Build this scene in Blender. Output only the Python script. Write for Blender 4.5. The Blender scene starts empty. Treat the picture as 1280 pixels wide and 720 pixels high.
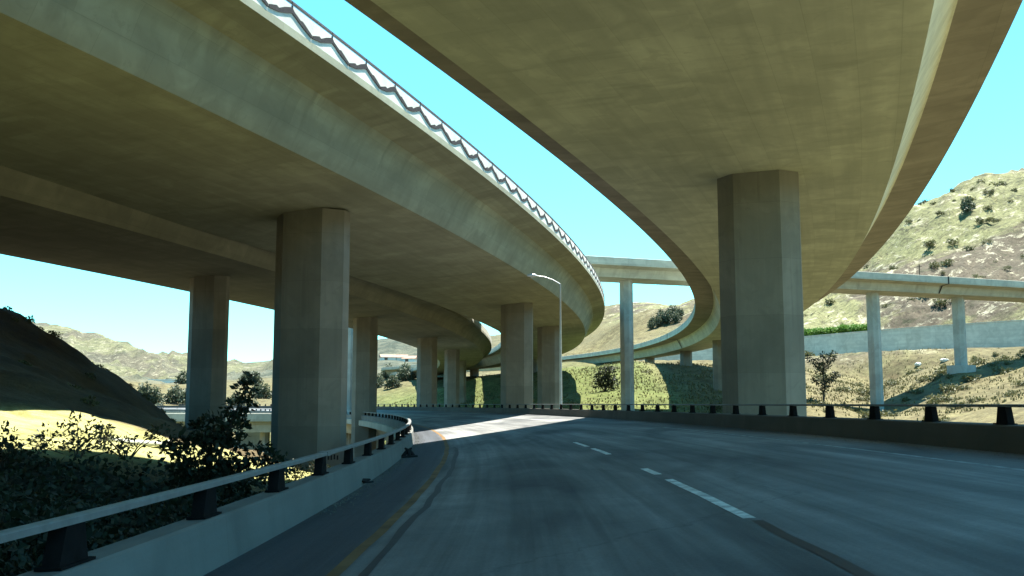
import bpy, bmesh, math, random
import numpy as np
from mathutils import Vector, Matrix, noise
random.seed(7); rng = np.random.default_rng(7)
R_ = math.radians
SC = bpy.context.scene; COL = SC.collection
H = 1.35                                   # camera height above the road
F = 1250.0; PITCH = math.atan(145/F)

# ------------------------------------------------------------ helpers
def W(px, py, Y):
    """world point at forward distance Y seen in direction (px,py) of the 1280x720 photo (survey helper)"""
    a = (px-640)/F; b = (360-py)/F
    dx, dy, dz = a, math.cos(PITCH)-b*math.sin(PITCH), math.sin(PITCH)+b*math.cos(PITCH)
    t = Y/dy
    return (dx*t, Y, dz*t+H)

def tag(o, label=None, cat=None, group=None, kind=None):
    if label: o['label'] = label
    if cat: o['category'] = cat
    if group: o['group'] = group
    if kind: o['kind'] = kind
    return o
def empty(name, loc, label, cat, group=None):
    o = bpy.data.objects.new(name, None); COL.objects.link(o); o.location = loc
    o.empty_display_size = .5
    return tag(o, label, cat, group)
def link(name, me, parent=None):
    o = bpy.data.objects.new(name, me); COL.objects.link(o)
    if parent is not None: o.parent = parent
    return o
def mesh(name, verts, faces, mat, uvs=None, smooth=None):
    me = bpy.data.meshes.new(name); me.from_pydata([tuple(v) for v in verts], [], faces)
    mats = mat if isinstance(mat, list) else [mat]
    for m in mats: me.materials.append(m)
    if uvs is not None:
        l = me.uv_layers.new(name='UVMap')
        lv = np.zeros(len(me.loops), dtype=np.int32); me.loops.foreach_get('vertex_index', lv)
        l.data.foreach_set('uv', np.asarray(uvs, dtype=np.float32)[lv].ravel())
    if smooth is not None:
        me.polygons.foreach_set('use_smooth', [True]*len(me.polygons))
        me.set_sharp_from_angle(angle=R_(smooth))
    me.validate(); me.update()
    return me
class MB:
    """collects shapes in one mesh"""
    def __init__(s): s.v = []; s.f = []
    def add(s, v, f):
        n = len(s.v); s.v += [tuple(p) for p in v]; s.f += [tuple(i+n for i in q) for q in f]
    def box(s, c, sz, M=None, taper=1.0):
        x, y, z = sz[0]/2, sz[1]/2, sz[2]/2; vs = []
        for k in (-1, 1):
            t = 1 if k < 0 else taper
            for a, b in ((-1,-1),(1,-1),(1,1),(-1,1)): vs.append(Vector((a*x*t, b*y*t, k*z)))
        if M: vs = [M @ v for v in vs]
        vs = [v+Vector(c) for v in vs]
        s.add(vs, [(3,2,1,0),(4,5,6,7),(0,1,5,4),(1,2,6,5),(2,3,7,6),(3,0,4,7)])
    def tube(s, pts, rad, n=8, cap=True):
        pts = [Vector(p) for p in pts]; rings = []
        rr = rad if isinstance(rad, (list, tuple)) else [rad]*len(pts)
        up = Vector((0,0,1)); vs = []
        for i, p in enumerate(pts):
            d = (pts[min(i+1, len(pts)-1)]-pts[max(i-1, 0)]).normalized()
            a = d.cross(up); a = a if a.length > .05 else d.cross(Vector((1,0,0))); a.normalize(); b = a.cross(d).normalized()
            for k in range(n):
                t = 2*math.pi*k/n; vs.append(p+a*math.cos(t)*rr[i]+b*math.sin(t)*rr[i])
        fs = []
        for i in range(len(pts)-1):
            for k in range(n): fs.append((i*n+k, i*n+(k+1)%n, (i+1)*n+(k+1)%n, (i+1)*n+k))
        if cap: fs.append(tuple(range(n-1,-1,-1))); m = (len(pts)-1)*n; fs.append(tuple(m+k for k in range(n)))
        s.add(vs, fs)
    def prism(s, poly, z0, z1, M=None):
        n = len(poly); vs = [Vector((x,y,z0)) for x,y in poly]+[Vector((x,y,z1)) for x,y in poly]
        if M: vs = [M @ v for v in vs]
        s.add(vs, [tuple(range(n-1,-1,-1)), tuple(range(n,2*n))]+[(i,(i+1)%n,(i+1)%n+n,i+n) for i in range(n)])
    def build(s, name, mat, parent=None, smooth=None):
        return link(name, mesh(name, s.v, s.f, mat, smooth=smooth), parent)

# ------------------------------------------------------------ materials
def nmat(name, rough=.9, spec=.3):
    m = bpy.data.materials.new(name); m.use_nodes = True
    nt = m.node_tree; b = nt.nodes['Principled BSDF']
    b.inputs['Roughness'].default_value = rough; b.inputs['Specular IOR Level'].default_value = spec
    return m, nt, b
def N(nt, t, **kw):
    n = nt.nodes.new(t)
    for k, v in kw.items():
        if k in n.inputs: n.inputs[k].default_value = v
        else: setattr(n, k, v)
    return n
def ramp(nt, src, stops, interp='LINEAR'):
    r = nt.nodes.new('ShaderNodeValToRGB'); r.color_ramp.interpolation = interp
    e = r.color_ramp.elements
    while len(e) < len(stops): e.new(.5)
    for el, (p, c) in zip(e, stops):
        el.position = p; el.color = (c, c, c, 1) if isinstance(c, (int, float)) else (*c, 1)
    nt.links.new(src, r.inputs[0]); return r
def noise_n(nt, vec, scale, detail=4, rough=.55, dist=0):
    n = N(nt, 'ShaderNodeTexNoise'); n.inputs['Scale'].default_value = scale; n.inputs['Detail'].default_value = detail
    n.inputs['Roughness'].default_value = rough; n.inputs['Distortion'].default_value = dist
    if vec: nt.links.new(vec, n.inputs['Vector'])
    return n
def mix(nt, fac, a, b, mode='MIX'):
    m = nt.nodes.new('ShaderNodeMix'); m.data_type = 'RGBA'; m.blend_type = mode
    for s, v in ((m.inputs[0], fac), (m.inputs[6], a), (m.inputs[7], b)):
        if isinstance(v, (int, float)): s.default_value = v
        elif isinstance(v, tuple): s.default_value = (*v, 1)
        else: nt.links.new(v, s)
    return m.outputs[2]
def bump(nt, b, h, strength=.3, dist=.02):
    n = nt.nodes.new('ShaderNodeBump'); n.inputs['Strength'].default_value = strength; n.inputs['Distance'].default_value = dist
    nt.links.new(h, n.inputs['Height']); nt.links.new(n.outputs[0], b.inputs['Normal'])
def scalev(nt, vec, s):
    m = nt.nodes.new('ShaderNodeMapping'); m.inputs['Scale'].default_value = s; nt.links.new(vec, m.inputs['Vector']); return m.outputs[0]

def concrete(name, col, dark=.72, uv=True, joints=6.0, boards=.6, streak=.5, form=.8):
    m, nt, b = nmat(name, .88, .25)
    tc = nt.nodes.new('ShaderNodeTexCoord')
    obj = tc.outputs['Object']; v = tc.outputs['UV'] if uv else obj
    big = noise_n(nt, obj, .16, 5, .6, .6); mid = noise_n(nt, obj, 1.1, 6, .65); fine = noise_n(nt, obj, 14, 5, .7)
    c = mix(nt, ramp(nt, big.outputs[0], [(.32, 0), (.66, 1)]).outputs[0], tuple(x*dark for x in col), col)
    c = mix(nt, ramp(nt, mid.outputs[0], [(.35, .0), (.62, .55)]).outputs[0], c, tuple(x*.86 for x in col))
    # streaks: stretched along the span (uv.x metres) and across (uv.y)
    st = noise_n(nt, scalev(nt, v, (.07, 1.6, 1) if uv else (2.2, 2.2, .12)), 1.0, 5, .6)
    c = mix(nt, streak, c, mix(nt, 1.0, c, ramp(nt, st.outputs[0], [(.35, .62), (.6, 1.12)]).outputs[0], 'MULTIPLY'))
    bl2 = noise_n(nt, obj, .42, 3, .5, 1.5); c = mix(nt, ramp(nt, bl2.outputs[0], [(.42, .0), (.58, .5)]).outputs[0], c, tuple(x*.64 for x in col))
    pale = noise_n(nt, obj, .55, 5, .75, 1.2)
    c = mix(nt, ramp(nt, pale.outputs[0], [(.66, 0), (.78, .35)]).outputs[0], c, tuple(min(1, x*1.45) for x in col))
    hgt = mix(nt, .5, mid.outputs[0], fine.outputs[0])
    pv = v if uv else None
    if not uv:
        sx = nt.nodes.new('ShaderNodeSeparateXYZ'); nt.links.new(obj, sx.inputs[0]); ad = N(nt, 'ShaderNodeMath', operation='ADD'); nt.links.new(sx.outputs[0], ad.inputs[0]); nt.links.new(sx.outputs[1], ad.inputs[1])
        cb = nt.nodes.new('ShaderNodeCombineXYZ'); nt.links.new(ad.outputs[0], cb.inputs[0]); nt.links.new(sx.outputs[2], cb.inputs[1]); pv = cb.outputs[0]
    bk = N(nt, 'ShaderNodeTexBrick'); nt.links.new(pv, bk.inputs['Vector'])
    for k_, v_ in (('Color1', (.90,.90,.90,1)), ('Color2', (1.08,1.08,1.08,1)), ('Mortar', (.80,.80,.78,1)), ('Scale', 1.0), ('Mortar Size', .012), ('Mortar Smooth', .6), ('Brick Width', joints*.4 if uv else 40.0), ('Row Height', boards*2 if uv else 2.44)): bk.inputs[k_].default_value = v_
    c = mix(nt, form, c, mix(nt, 1.0, c, bk.outputs['Color'], 'MULTIPLY'))
    # water stains and drips: blotches with hard edges, and narrow runs
    s1 = noise_n(nt, scalev(nt, v, (.9, .10, 1) if uv else (3.0, 3.0, .10)), 1.0, 4, .6, .2); s2 = noise_n(nt, obj, .30, 3, .5, .4)
    dm = mix(nt, 1.0, ramp(nt, s1.outputs[0], [(.54, 0), (.64, 1)]).outputs[0], ramp(nt, s2.outputs[0], [(.46, 0), (.58, 1)]).outputs[0], 'MULTIPLY')
    c = mix(nt, N2(nt, dm, .42), c, tuple(x*.52 for x in col))
    s3 = noise_n(nt, obj, .85, 4, .62, 2.2)
    c = mix(nt, ramp(nt, s3.outputs[0], [(.60, 0), (.615, .22), (.70, .3)]).outputs[0], c, tuple(x*.60 for x in col))
    s4 = noise_n(nt, scalev(nt, v, (.5, 2.6, 1) if uv else (1, 1, 1)), 1.0, 6, .8, 1.5)
    c = mix(nt, ramp(nt, s4.outputs[0], [(.70, 0), (.74, .4)]).outputs[0], c, tuple(min(1, x*1.6) for x in col))
    nt.links.new(c, b.inputs['Base Color']); bump(nt, b, hgt, .35, .02)
    return m
def N2(nt, s, k):
    a = N(nt, 'ShaderNodeMath', operation='MULTIPLY'); nt.links.new(s, a.inputs[0]); a.inputs[1].default_value = k; return a.outputs[0]
def plain(name, col, rough=.8, metal=0, var=.25, scale=6, spec=.3):
    m, nt, b = nmat(name, rough, spec); tc = nt.nodes.new('ShaderNodeTexCoord')
    n = noise_n(nt, tc.outputs['Object'], scale, 5, .65)
    c = mix(nt, ramp(nt, n.outputs[0], [(.3, 0), (.7, 1)]).outputs[0], tuple(x*(1-var) for x in col), tuple(min(1, x*(1+var)) for x in col))
    nt.links.new(c, b.inputs['Base Color']); b.inputs['Metallic'].default_value = metal
    bump(nt, b, n.outputs[0], .15, .01); return m
def leafmat(name, c1, c2):
    m, nt, b = nmat(name, .55, .35); tc = nt.nodes.new('ShaderNodeTexCoord'); g = nt.nodes.new('ShaderNodeNewGeometry')
    n = noise_n(nt, tc.outputs['Object'], 1.7, 3)
    f = mix(nt, .5, n.outputs[0], g.outputs['Random Per Island'])
    c = mix(nt, ramp(nt, f, [(.3, 0), (.7, 1)]).outputs[0], c1, c2)
    nt.links.new(c, b.inputs['Base Color'])
    tr = N(nt, 'ShaderNodeBsdfTranslucent'); nt.links.new(c, tr.inputs[0])
    ms = N(nt, 'ShaderNodeMixShader'); ms.inputs[0].default_value = .25
    out = nt.nodes['Material Output']; nt.links.new(b.outputs[0], ms.inputs[1]); nt.links.new(tr.outputs[0], ms.inputs[2]); nt.links.new(ms.outputs[0], out.inputs[0])
    return m

M = {}
M['deck'] = concrete('deck_concrete', (.375, .39, .285), .60, streak=.3)
M['deck_b'] = concrete('deck_concrete_dark', (.28, .28, .21), .60, streak=.35)  # darker, slightly more streaked variant of the deck concrete
M['deck_c'] = concrete('deck_concrete_light', (.585, .615, .47), .66, streak=.3)
M['web_c'] = concrete('web_concrete_skylit', (.80, .82, .66), .86, streak=.2, form=.5)  # webs paler than the girder: sky light on them put into the colour
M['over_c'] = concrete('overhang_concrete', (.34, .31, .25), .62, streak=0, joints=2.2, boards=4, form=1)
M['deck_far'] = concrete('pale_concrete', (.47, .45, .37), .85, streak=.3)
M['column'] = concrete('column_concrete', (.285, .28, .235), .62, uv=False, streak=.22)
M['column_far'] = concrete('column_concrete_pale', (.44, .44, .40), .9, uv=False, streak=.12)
M['parapet_pale'] = concrete('parapet_pale_concrete', (.72, .71, .64), .9, streak=.1)
M['parapet'] = concrete('parapet_concrete', (.52, .50, .42), .85, streak=.2)
M['wall'] = concrete('wall_concrete', (.62, .57, .48), .85, joints=9, boards=2, streak=.3)
M['barrier'] = concrete('barrier_concrete', (.20, .205, .19), .75, joints=15, boards=5, streak=.4)
M['barrier_dark'] = concrete('barrier_concrete_dark', (.105, .095, .08), .75, joints=15, boards=5, streak=.4)
M['post'] = plain('post_steel', (.012, .011, .011), .95, 0, .3, spec=.05)
M['post_shadow'] = plain('post_shadow_dark', (.05, .048, .05), .9, 0, .3, spec=.1)  # dark tone for the painted-in parapet shadow and its stub posts
M['rail'] = plain('rail_steel', (.20, .205, .20), .6, .2, .15)
M['railthin'] = plain('rail_steel_dark', (.10, .10, .10), .6, .2, .2)
M['lamp'] = plain('lamp_metal', (.55, .56, .54), .4, .5, .1)
M['lens'] = plain('lamp_lens', (.6, .6, .55), .2, 0, .05)
M['white'] = plain('white_paint', (.50, .53, .50), .7, 0, .55, 5)
M['faint'] = plain('worn_white_paint', (.22, .24, .235), .8, 0, .6, 3)
M['yellow'] = plain('yellow_paint', (.15, .085, .030), .85, 0, .45, 1.2)
M['tar'] = plain('tar', (.018, .018, .02), .6, 0, .3)
M['stencil'] = plain('stencil_paint', (.03, .03, .03), .8)
M['black'] = plain('black_rubber', (.012, .012, .013), .8)
M['carwhite'] = plain('car_paint_white', (.75, .76, .76), .25, 0, .03, 2, .5)
M['glass'] = plain('dark_glass', (.03, .035, .04), .1, 0, .1, 2, .6)
M['housewall'] = plain('house_wall', (.70, .68, .62), .9, 0, .08, .3)
M['roof'] = plain('roof_tile', (.30, .20, .15), .9, 0, .2, .5)
M['pipe'] = plain('pipe_metal', (.50, .50, .42), .6, 0, .12)
M['bark'] = plain('bark', (.07, .055, .04), .95, 0, .35, 8)
M['leaf_dark'] = leafmat('leaf_dark', (.012, .020, .010), (.030, .042, .020))
M['leaf_olive'] = leafmat('leaf_olive', (.07, .075, .03), (.15, .15, .065))
M['leaf_green'] = leafmat('leaf_green', (.07, .15, .02), (.16, .30, .05))
M['straw'] = leafmat('straw_leaf', (.11, .11, .048), (.22, .20, .09))
M['leaf_tree'] = leafmat('leaf_tree', (.045, .06, .035), (.10, .12, .07))

# pavement
def pavement():
    m, nt, b = nmat('pavement', .8, .3)
    tc = nt.nodes.new('ShaderNodeTexCoord'); uv = tc.outputs['UV']; ob = tc.outputs['Object']
    blot = noise_n(nt, scalev(nt, uv, (.10, .42, 1)), 1.0, 4, .55, .7)
    fine = noise_n(nt, ob, 26, 6, .85); mid = noise_n(nt, ob, 1.6, 5, .65)
    c = mix(nt, ramp(nt, blot.outputs[0], [(.34, 0), (.60, 1)]).outputs[0], (.046, .049, .052), (.215, .215, .205))
    c = mix(nt, ramp(nt, mid.outputs[0], [(.3, 0), (.7, .5)]).outputs[0], c, (.10, .103, .103))
    sx = nt.nodes.new('ShaderNodeSeparateXYZ'); nt.links.new(uv, sx.inputs[0])
    # left shoulder: darker asphalt (uv.y = metres from camera line)
    wob = noise_n(nt, uv, .8, 3); s = N(nt, 'ShaderNodeMath', operation='MULTIPLY_ADD'); nt.links.new(wob.outputs[0], s.inputs[0]); s.inputs[1].default_value = .25; nt.links.new(sx.outputs[1], s.inputs[2])
    sh = ramp(nt, MR(nt, s.outputs[0], -2.6, 8.4), [(.0, 1), (.095, 1), (.125, 0)])
    c = mix(nt, sh.outputs[0], c, (.050, .056, .066))
    # wheel paths: oil-dark bands in the middle of each lane, scoured bands beside
    w = ramp(nt, MR(nt, sx.outputs[1], -2.6, 8.4), [(.10, 1.0), (.19, 1.08), (.28, .80), (.38, 1.08), (.47, .9), (.55, 1.1), (.66, .82), (.78, 1.1), (.9, .85)])
    c = mix(nt, .8, c, mix(nt, 1.0, c, w.outputs[0], 'MULTIPLY'))
    sk = noise_n(nt, scalev(nt, uv, (.045, 2.4, 1)), 1.0, 5, .65, .2); c = mix(nt, .75, c, mix(nt, 1.0, c, ramp(nt, sk.outputs[0], [(.34, .55), (.5, .95), (.66, 1.35)]).outputs[0], 'MULTIPLY'))
    ck = N(nt, 'ShaderNodeTexVoronoi', feature='DISTANCE_TO_EDGE'); wv = noise_n(nt, uv, .7, 5, .7); vm = N(nt, 'ShaderNodeVectorMath', operation='ADD'); nt.links.new(uv, vm.inputs[0]); nt.links.new(wv.outputs[1], vm.inputs[1]); nt.links.new(vm.outputs[0], ck.inputs['Vector'])
    ck.inputs['Scale'].default_value = .16; c = mix(nt, ramp(nt, ck.outputs[0], [(.002, .3), (.005, 0)]).outputs[0], c, (.02, .02, .022))
    # transverse joints
    ab = N(nt, 'ShaderNodeMath', operation='ADD'); nt.links.new(sx.outputs[0], ab.inputs[0]); ab.inputs[1].default_value = 1000
    md = N(nt, 'ShaderNodeMath', operation='MODULO'); nt.links.new(ab.outputs[0], md.inputs[0]); md.inputs[1].default_value = 4.6
    lt = N(nt, 'ShaderNodeMath', operation='LESS_THAN'); nt.links.new(md.outputs[0], lt.inputs[0]); lt.inputs[1].default_value = .02
    c = mix(nt, N2(nt, lt.outputs[0], .35), c, (.03, .03, .03))
    c = mix(nt, .35, c, mix(nt, 1.0, c, ramp(nt, fine.outputs[0], [(.3, .35), (.7, 1.7)]).outputs[0], 'MULTIPLY'))
    nt.links.new(c, b.inputs['Base Color']); bump(nt, b, fine.outputs[0], .5, .010); return m
def MR(nt, s, a, b_):
    m = N(nt, 'ShaderNodeMapRange'); nt.links.new(s, m.inputs[0]); m.inputs[1].default_value = a; m.inputs[2].default_value = b_; return m.outputs[0]
M['pave'] = pavement()

def terrain_mat():
    m, nt, b = nmat('dry_ground', .95, .1)
    tc = nt.nodes.new('ShaderNodeTexCoord'); ob = tc.outputs['Object']
    at = N(nt, 'ShaderNodeAttribute', attribute_name='zone'); sc = nt.nodes.new('ShaderNodeSeparateColor'); nt.links.new(at.outputs['Color'], sc.inputs[0])
    rock, green, far = sc.outputs[0], sc.outputs[1], sc.outputs[2]
    n1 = noise_n(nt, ob, .05, 6, .6, .5); n2 = noise_n(nt, ob, .35, 6, .7, .4); n3 = noise_n(nt, ob, 2.2, 5, .75)
    straw = mix(nt, ramp(nt, n2.outputs[0], [(.36, 0), (.64, 1)]).outputs[0], (.095, .076, .040), (.165, .148, .072))
    straw = mix(nt, ramp(nt, n1.outputs[0], [(.40, 0), (.62, .8)]).outputs[0], straw, (.13, .115, .062))
    straw = mix(nt, ramp(nt, n3.outputs[0], [(.5, 0), (.72, .55)]).outputs[0], straw, (.065, .062, .034))
    grass = mix(nt, ramp(nt, n2.outputs[0], [(.35, 0), (.65, 1)]).outputs[0], (.065, .085, .022), (.12, .135, .048))
    grass = mix(nt, ramp(nt, n3.outputs[0], [(.5, 0), (.72, .6)]).outputs[0], grass, (.155, .145, .075))
    c = mix(nt, green, straw, grass)
    # rocky slope: pale ledges stretched along the beds, brown brush between
    mp = nt.nodes.new('ShaderNodeMapping'); mp.inputs['Rotation'].default_value = (0, R_(24), 0); nt.links.new(ob, mp.inputs['Vector']); rv = mp.outputs[0]
    led = noise_n(nt, scalev(nt, rv, (.012, .012, .055)), 1.0, 7, .66, .6)
    br = noise_n(nt, scalev(nt, rv, (.14, .10, .34)), 1.0, 7, .78, .6)
    spk = noise_n(nt, scalev(nt, rv, (.5, .3, .9)), 1.0, 5, .8)
    rk = mix(nt, ramp(nt, led.outputs[0], [(.44, 0), (.52, 1)]).outputs[0], (.085, .072, .052), (.155, .155, .075))
    rk = mix(nt, ramp(nt, spk.outputs[0], [(.36, .8), (.47, 0)]).outputs[0], rk, (.05, .045, .028))
    rk = mix(nt, ramp(nt, br.outputs[0], [(.55, 0), (.60, 1)]).outputs[0], rk, (.30, .28, .20))
    rk = mix(nt, ramp(nt, br.outputs[0], [(.38, .9), (.45, 0)]).outputs[0], rk, (.055, .058, .034))
    c = mix(nt, rock, c, rk)
    fr = mix(nt, ramp(nt, n1.outputs[0], [(.4, 0), (.6, 1)]).outputs[0], (.050, .062, .048), (.105, .108, .078))
    c = mix(nt, far, c, fr)
    tu = noise_n(nt, ob, .9, 6, .8, .3); tu2 = noise_n(nt, scalev(nt, ob, (.16, .16, .16)), 1.0, 6, .75, 1.0)
    c = mix(nt, 1.0, c, ramp(nt, tu.outputs[0], [(.36, .45), (.47, .9), (.62, 1.2)]).outputs[0], 'MULTIPLY')
    c = mix(nt, 1.0, c, ramp(nt, tu2.outputs[0], [(.34, .62), (.5, 1.0), (.66, 1.25)]).outputs[0], 'MULTIPLY')
    pl_ = N(nt, 'ShaderNodeAttribute', attribute_name='pale'); pc = mix(nt, ramp(nt, tu.outputs[0], [(.38, 0), (.56, 1)]).outputs[0], (.17, .165, .06), (.34, .33, .14)); c = mix(nt, pl_.outputs['Fac'], c, pc)  # dry grass brightened along the sun strip, sunlight put into the colour
    hl_ = N(nt, 'ShaderNodeAttribute', attribute_name='scrub_shade'); hc = mix(nt, ramp(nt, tu2.outputs[0], [(.4, 0), (.6, 1)]).outputs[0], (.055, .038, .026), (.085, .062, .038)); c = mix(nt, hl_.outputs['Fac'], c, hc)  # brown hill scrub with the viaduct shade put into its colour
    so_ = N(nt, 'ShaderNodeAttribute', attribute_name='soil_shade'); c = mix(nt, so_.outputs['Fac'], c, (.020, .022, .014))  # dark soil deepened by shade painted up to the shadow edge
    nt.links.new(c, b.inputs['Base Color'])
    h = mix(nt, .5, n2.outputs[0], n3.outputs[0]); bump(nt, b, h, .8, .35); return m
M['ground'] = terrain_mat()

# ------------------------------------------------------------ the road we stand on
RR = 320.0; CX, CY = -322.65, 13.0; BANK = .06
R0 = math.hypot(CX, CY)
def rz(x, y): return BANK*(math.hypot(x-CX, y-CY)-R0)
def rp(off, s, dz=0.):
    """off = metres right of the camera line, s = metres along; the curve bends left"""
    r = RR+2.65+off; a = s/(RR+3)
    x, y = CX+r*math.cos(a), CY+r*math.sin(a)
    return (x, y, rz(x, y)+dz)
S0, S1 = -90, 330
def sweep(name, prof, s0, s1, step, mat, parent=None, closed=True, fn=rp, smooth=30):
    ss = np.arange(s0, s1+1e-6, step); n = len(prof); vs = []; uv = []; fs = []
    L = [0]
    for i in range(1, n): L.append(L[-1]+math.dist(prof[i], prof[i-1]))
    for s in ss:
        for i, (o, dz) in enumerate(prof): vs.append(fn(o, s, dz)); uv.append((s, L[i]+.3))
    for i in range(len(ss)-1):
        for k in range(n if closed else n-1):
            a, b_ = i*n+k, i*n+(k+1)%n; fs.append((a, a+n, b_+n, b_))
    if closed: fs.append(tuple(range(n))); m = (len(ss)-1)*n; fs.append(tuple(m+k for k in range(n-1, -1, -1)))
    return link(name, mesh(name, vs, fs, mat, uv, smooth), parent)
def flip_ok(o):
    bm = bmesh.new(); bm.from_mesh(o.data); bmesh.ops.recalc_face_normals(bm, faces=bm.faces); bm.to_mesh(o.data); bm.free()
OL, OR_ = -2.75, 8.65            # inner faces of the two barriers at road level
# surface
ss = np.arange(S0, S1+.1, 2.0); offs = np.linspace(OL-.3, OR_+.3, 9)
vs = []; uv = []; fs = []
for s in ss:
    for o in offs: vs.append(rp(o, s)); uv.append((s, o))
for i in range(len(ss)-1):
    for k in range(8): a = i*9+k; fs.append((a, a+1, a+10, a+9))
tag(link('road', mesh('road', vs, fs, M['pave'], uv)), kind='structure')
g = sweep('road_deck', [(OL-.62, -.004), (OL-.62, -.5), (OL+1.0, -.85), (OL+1.6, -2.0), (OR_-1.6, -2.0), (OR_-1.0, -.85), (OR_+.62, -.5), (OR_+.62, -.004)], S0, S1, 3, M['deck_far']); flip_ok(g)
tag(g, kind='structure')
def line(name, off, w, spans, mat, dz=.004, jag=.0):
    vs = []; fs = []
    for a, b_ in spans:
        n = max(2, int((b_-a)/1.2)+1)
        for i, s in enumerate(np.linspace(a, b_, n)):
            j = random.uniform(-jag, jag); k = len(vs)
            vs += [rp(off-w/2+j, s, dz), rp(off+w/2+j+random.uniform(-jag, jag)*.5, s, dz)]
            if i: fs.append((k-2, k-1, k+1, k))
    return tag(link(name, mesh(name, vs, fs, mat)), kind='structure')
def s_of(Y, off=0): return math.asin((Y-CY)/(RR+2.65+off))*(RR+3)
line('yellow_edge_line', -1.5, .13, [(s_of(-10), s_of(130))], M['yellow'], jag=.015)
line('tar_seam', -1.22, .10, [(s_of(2), s_of(34))], M['tar'], .0045, .05)
line('white_lane_line', 2.55, .14, [(s_of(10.9), s_of(16.4)), (s_of(17.5), s_of(19.1)), (s_of(24.4), s_of(27.6)), (s_of(28.8), s_of(32))], M['white'], jag=.008)
line('dark_joint_seam', 2.57, .12, [(s_of(-5), s_of(10.7))], M['tar'], .004, .02)
line('white_edge_line', 7.25, .10, [(s_of(-10), s_of(40))], M['faint'], jag=.01)

# ------------------------------------------------------------ barriers beside the road
def road_barrier(side, label):
    o0 = OL if side < 0 else OR_; sg = side
    t = empty('bridge_barrier', rp(o0, 0), label, 'barrier')
    T = Matrix.Translation(-Vector(t.location))
    cz, rzt = (.46, .79) if side < 0 else (.47, .83)
    o = sweep('concrete_base', [(o0, .0), (o0+sg*.05, cz-.02), (o0+sg*.08, cz), (o0+sg*.36, cz), (o0+sg*.40, cz-.03), (o0+sg*.40, -.55), (o0+sg*.0, -.55)], -60, 300, 2, M['barrier'] if side < 0 else M['barrier_dark']); flip_ok(o)
    o.data.transform(T); o.parent = t
    rw, rh, hy = (.13, .055, .0) if side < 0 else (.09, .05, 0)
    c = o0+sg*.2
    q = sweep('rail', [(c-rw/2, rzt-rh), (c-rw/2, rzt-.012), (c-rw/2+.012, rzt), (c+rw/2-.012, rzt), (c+rw/2, rzt-.012), (c+rw/2, rzt-rh)], -60, 300, 1.5, M['rail'] if side < 0 else M['railthin']); flip_ok(q)
    q.data.transform(T); q.parent = t
    if side < 0:
        for k in range(9):
            sb = MB(); sb.box((0, 0, 0), (rw+.016, .34, rh+.012)); so_ = link('rail_sleeve', mesh('rail_sleeve', sb.v, sb.f, M['rail']), t)
            so_.location = Vector(rp(c, 3.1+k*8.85, rzt-rh/2))-Vector(t.location); so_.rotation_euler = (0, 0, (3.1+k*8.85)/(RR+3))
    # one tapered post every three metres
    p = MB(); h = rzt-rh-cz+.004
    poly = [(-.23, 0), (.21, 0), (.13, h), (-.14, h)]
    vs = [Vector((-.06, a, b_)) for a, b_ in poly]+[Vector((.06, a, b_)) for a, b_ in poly]
    p.add(vs, [(0,1,2,3), (7,6,5,4), (0,4,5,1), (1,5,6,2), (2,6,7,3), (3,7,4,0)])
    p.box((0, 0, .012), (.18, .52, .024))
    pm = mesh('post', p.v, p.f, M['post'])
    s = -15 + (0 if side < 0 else 2.2)
    for k in range(72):
        q = rp(c, s, cz+.001); o = link('post', pm, t); o.location = Vector(q)-Vector(t.location)
        o.rotation_euler = (0, 0, s/(RR+3)); s += 2.95
    return t
road_barrier(-1, 'low concrete bridge barrier with pale tubular rail along the left shoulder beside the dark bushes')
road_barrier(1, 'low dark bridge barrier with thin rail and wedge posts along the right road edge')

# ------------------------------------------------------------ overhead viaducts
class Via:
    def __init__(s, p, taper_min=.4, merge=False):
        s.merge = merge
        s.p = p; s.S = np.arange(-130, 480.1, 1.0); S = s.S
        th = p[2]-(p[3]*S+.5*p[4]*S*S); i0 = int(np.argmin(abs(S)))
        x = np.cumsum(np.sin(th)); y = np.cumsum(np.cos(th))
        s.x = x-x[i0]+p[0]; s.y = y-y[i0]+p[1]; s.z = p[5]+p[6]*S+p[7]*S*S+H; s.th = th
        s.t = np.clip(1+p[10]*S, taper_min, 1.25)
    def at(s, q, off=0, dz=0):
        f = lambda a: float(np.interp(q, s.S, a)); th = f(s.th)
        return (f(s.x)+off*math.cos(th), f(s.y)-off*math.sin(th), f(s.z)+dz+s.p[14]*off), th
    def prof(s, q):
        p = s.p; t = float(np.interp(q, s.S, s.t)); wl, wr = p[8]*t, p[9]*t; ww, hw, wo = p[11], p[12], p[13]
        eL, eR = -wl-ww-wo, wr+ww+wo*(float(np.clip((q-5)/30, 0, 1)) if s.merge else 1); z1 = hw+.2; z2 = z1+.3
        return wl, wr, ww, hw, wo, eL, eR, z1, z2
def sweepv(name, V, pf, s0, s1, step, mat, parent, smooth=28):
    ss = np.arange(s0, s1+1e-6, step); vs = []; uv = []; fs = []; O = Vector(parent.location)
    for s in ss:
        pr = pf(s); n = len(pr); L = 0
        for i, (o, dz) in enumerate(pr):
            if i: L += math.dist(pr[i], pr[i-1])
            q, _ = V.at(s, o, dz); vs.append(Vector(q)-O); uv.append((s, L))
    for i in range(len(ss)-1):
        for k in range(n-1):
            a = i*n+k; fs.append((a, a+n, a+n+1, a+1))
        a = i*n+n-1; b_ = i*n; fs.append((a, a+n, b_+n, b_))
    fs.append(tuple(range(n))); m = (len(ss)-1)*n; fs.append(tuple(m+k for k in range(n-1, -1, -1)))
    o = link(name, mesh(name, vs, fs, mat, uv, smooth), parent); flip_ok(o); return o
def octa(w, d, c):
    return [(-w+c, -d), (w-c, -d), (w, -d+c), (w, d-c), (w-c, d), (-w+c, d), (-w, d-c), (-w, -d+c)]
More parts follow.
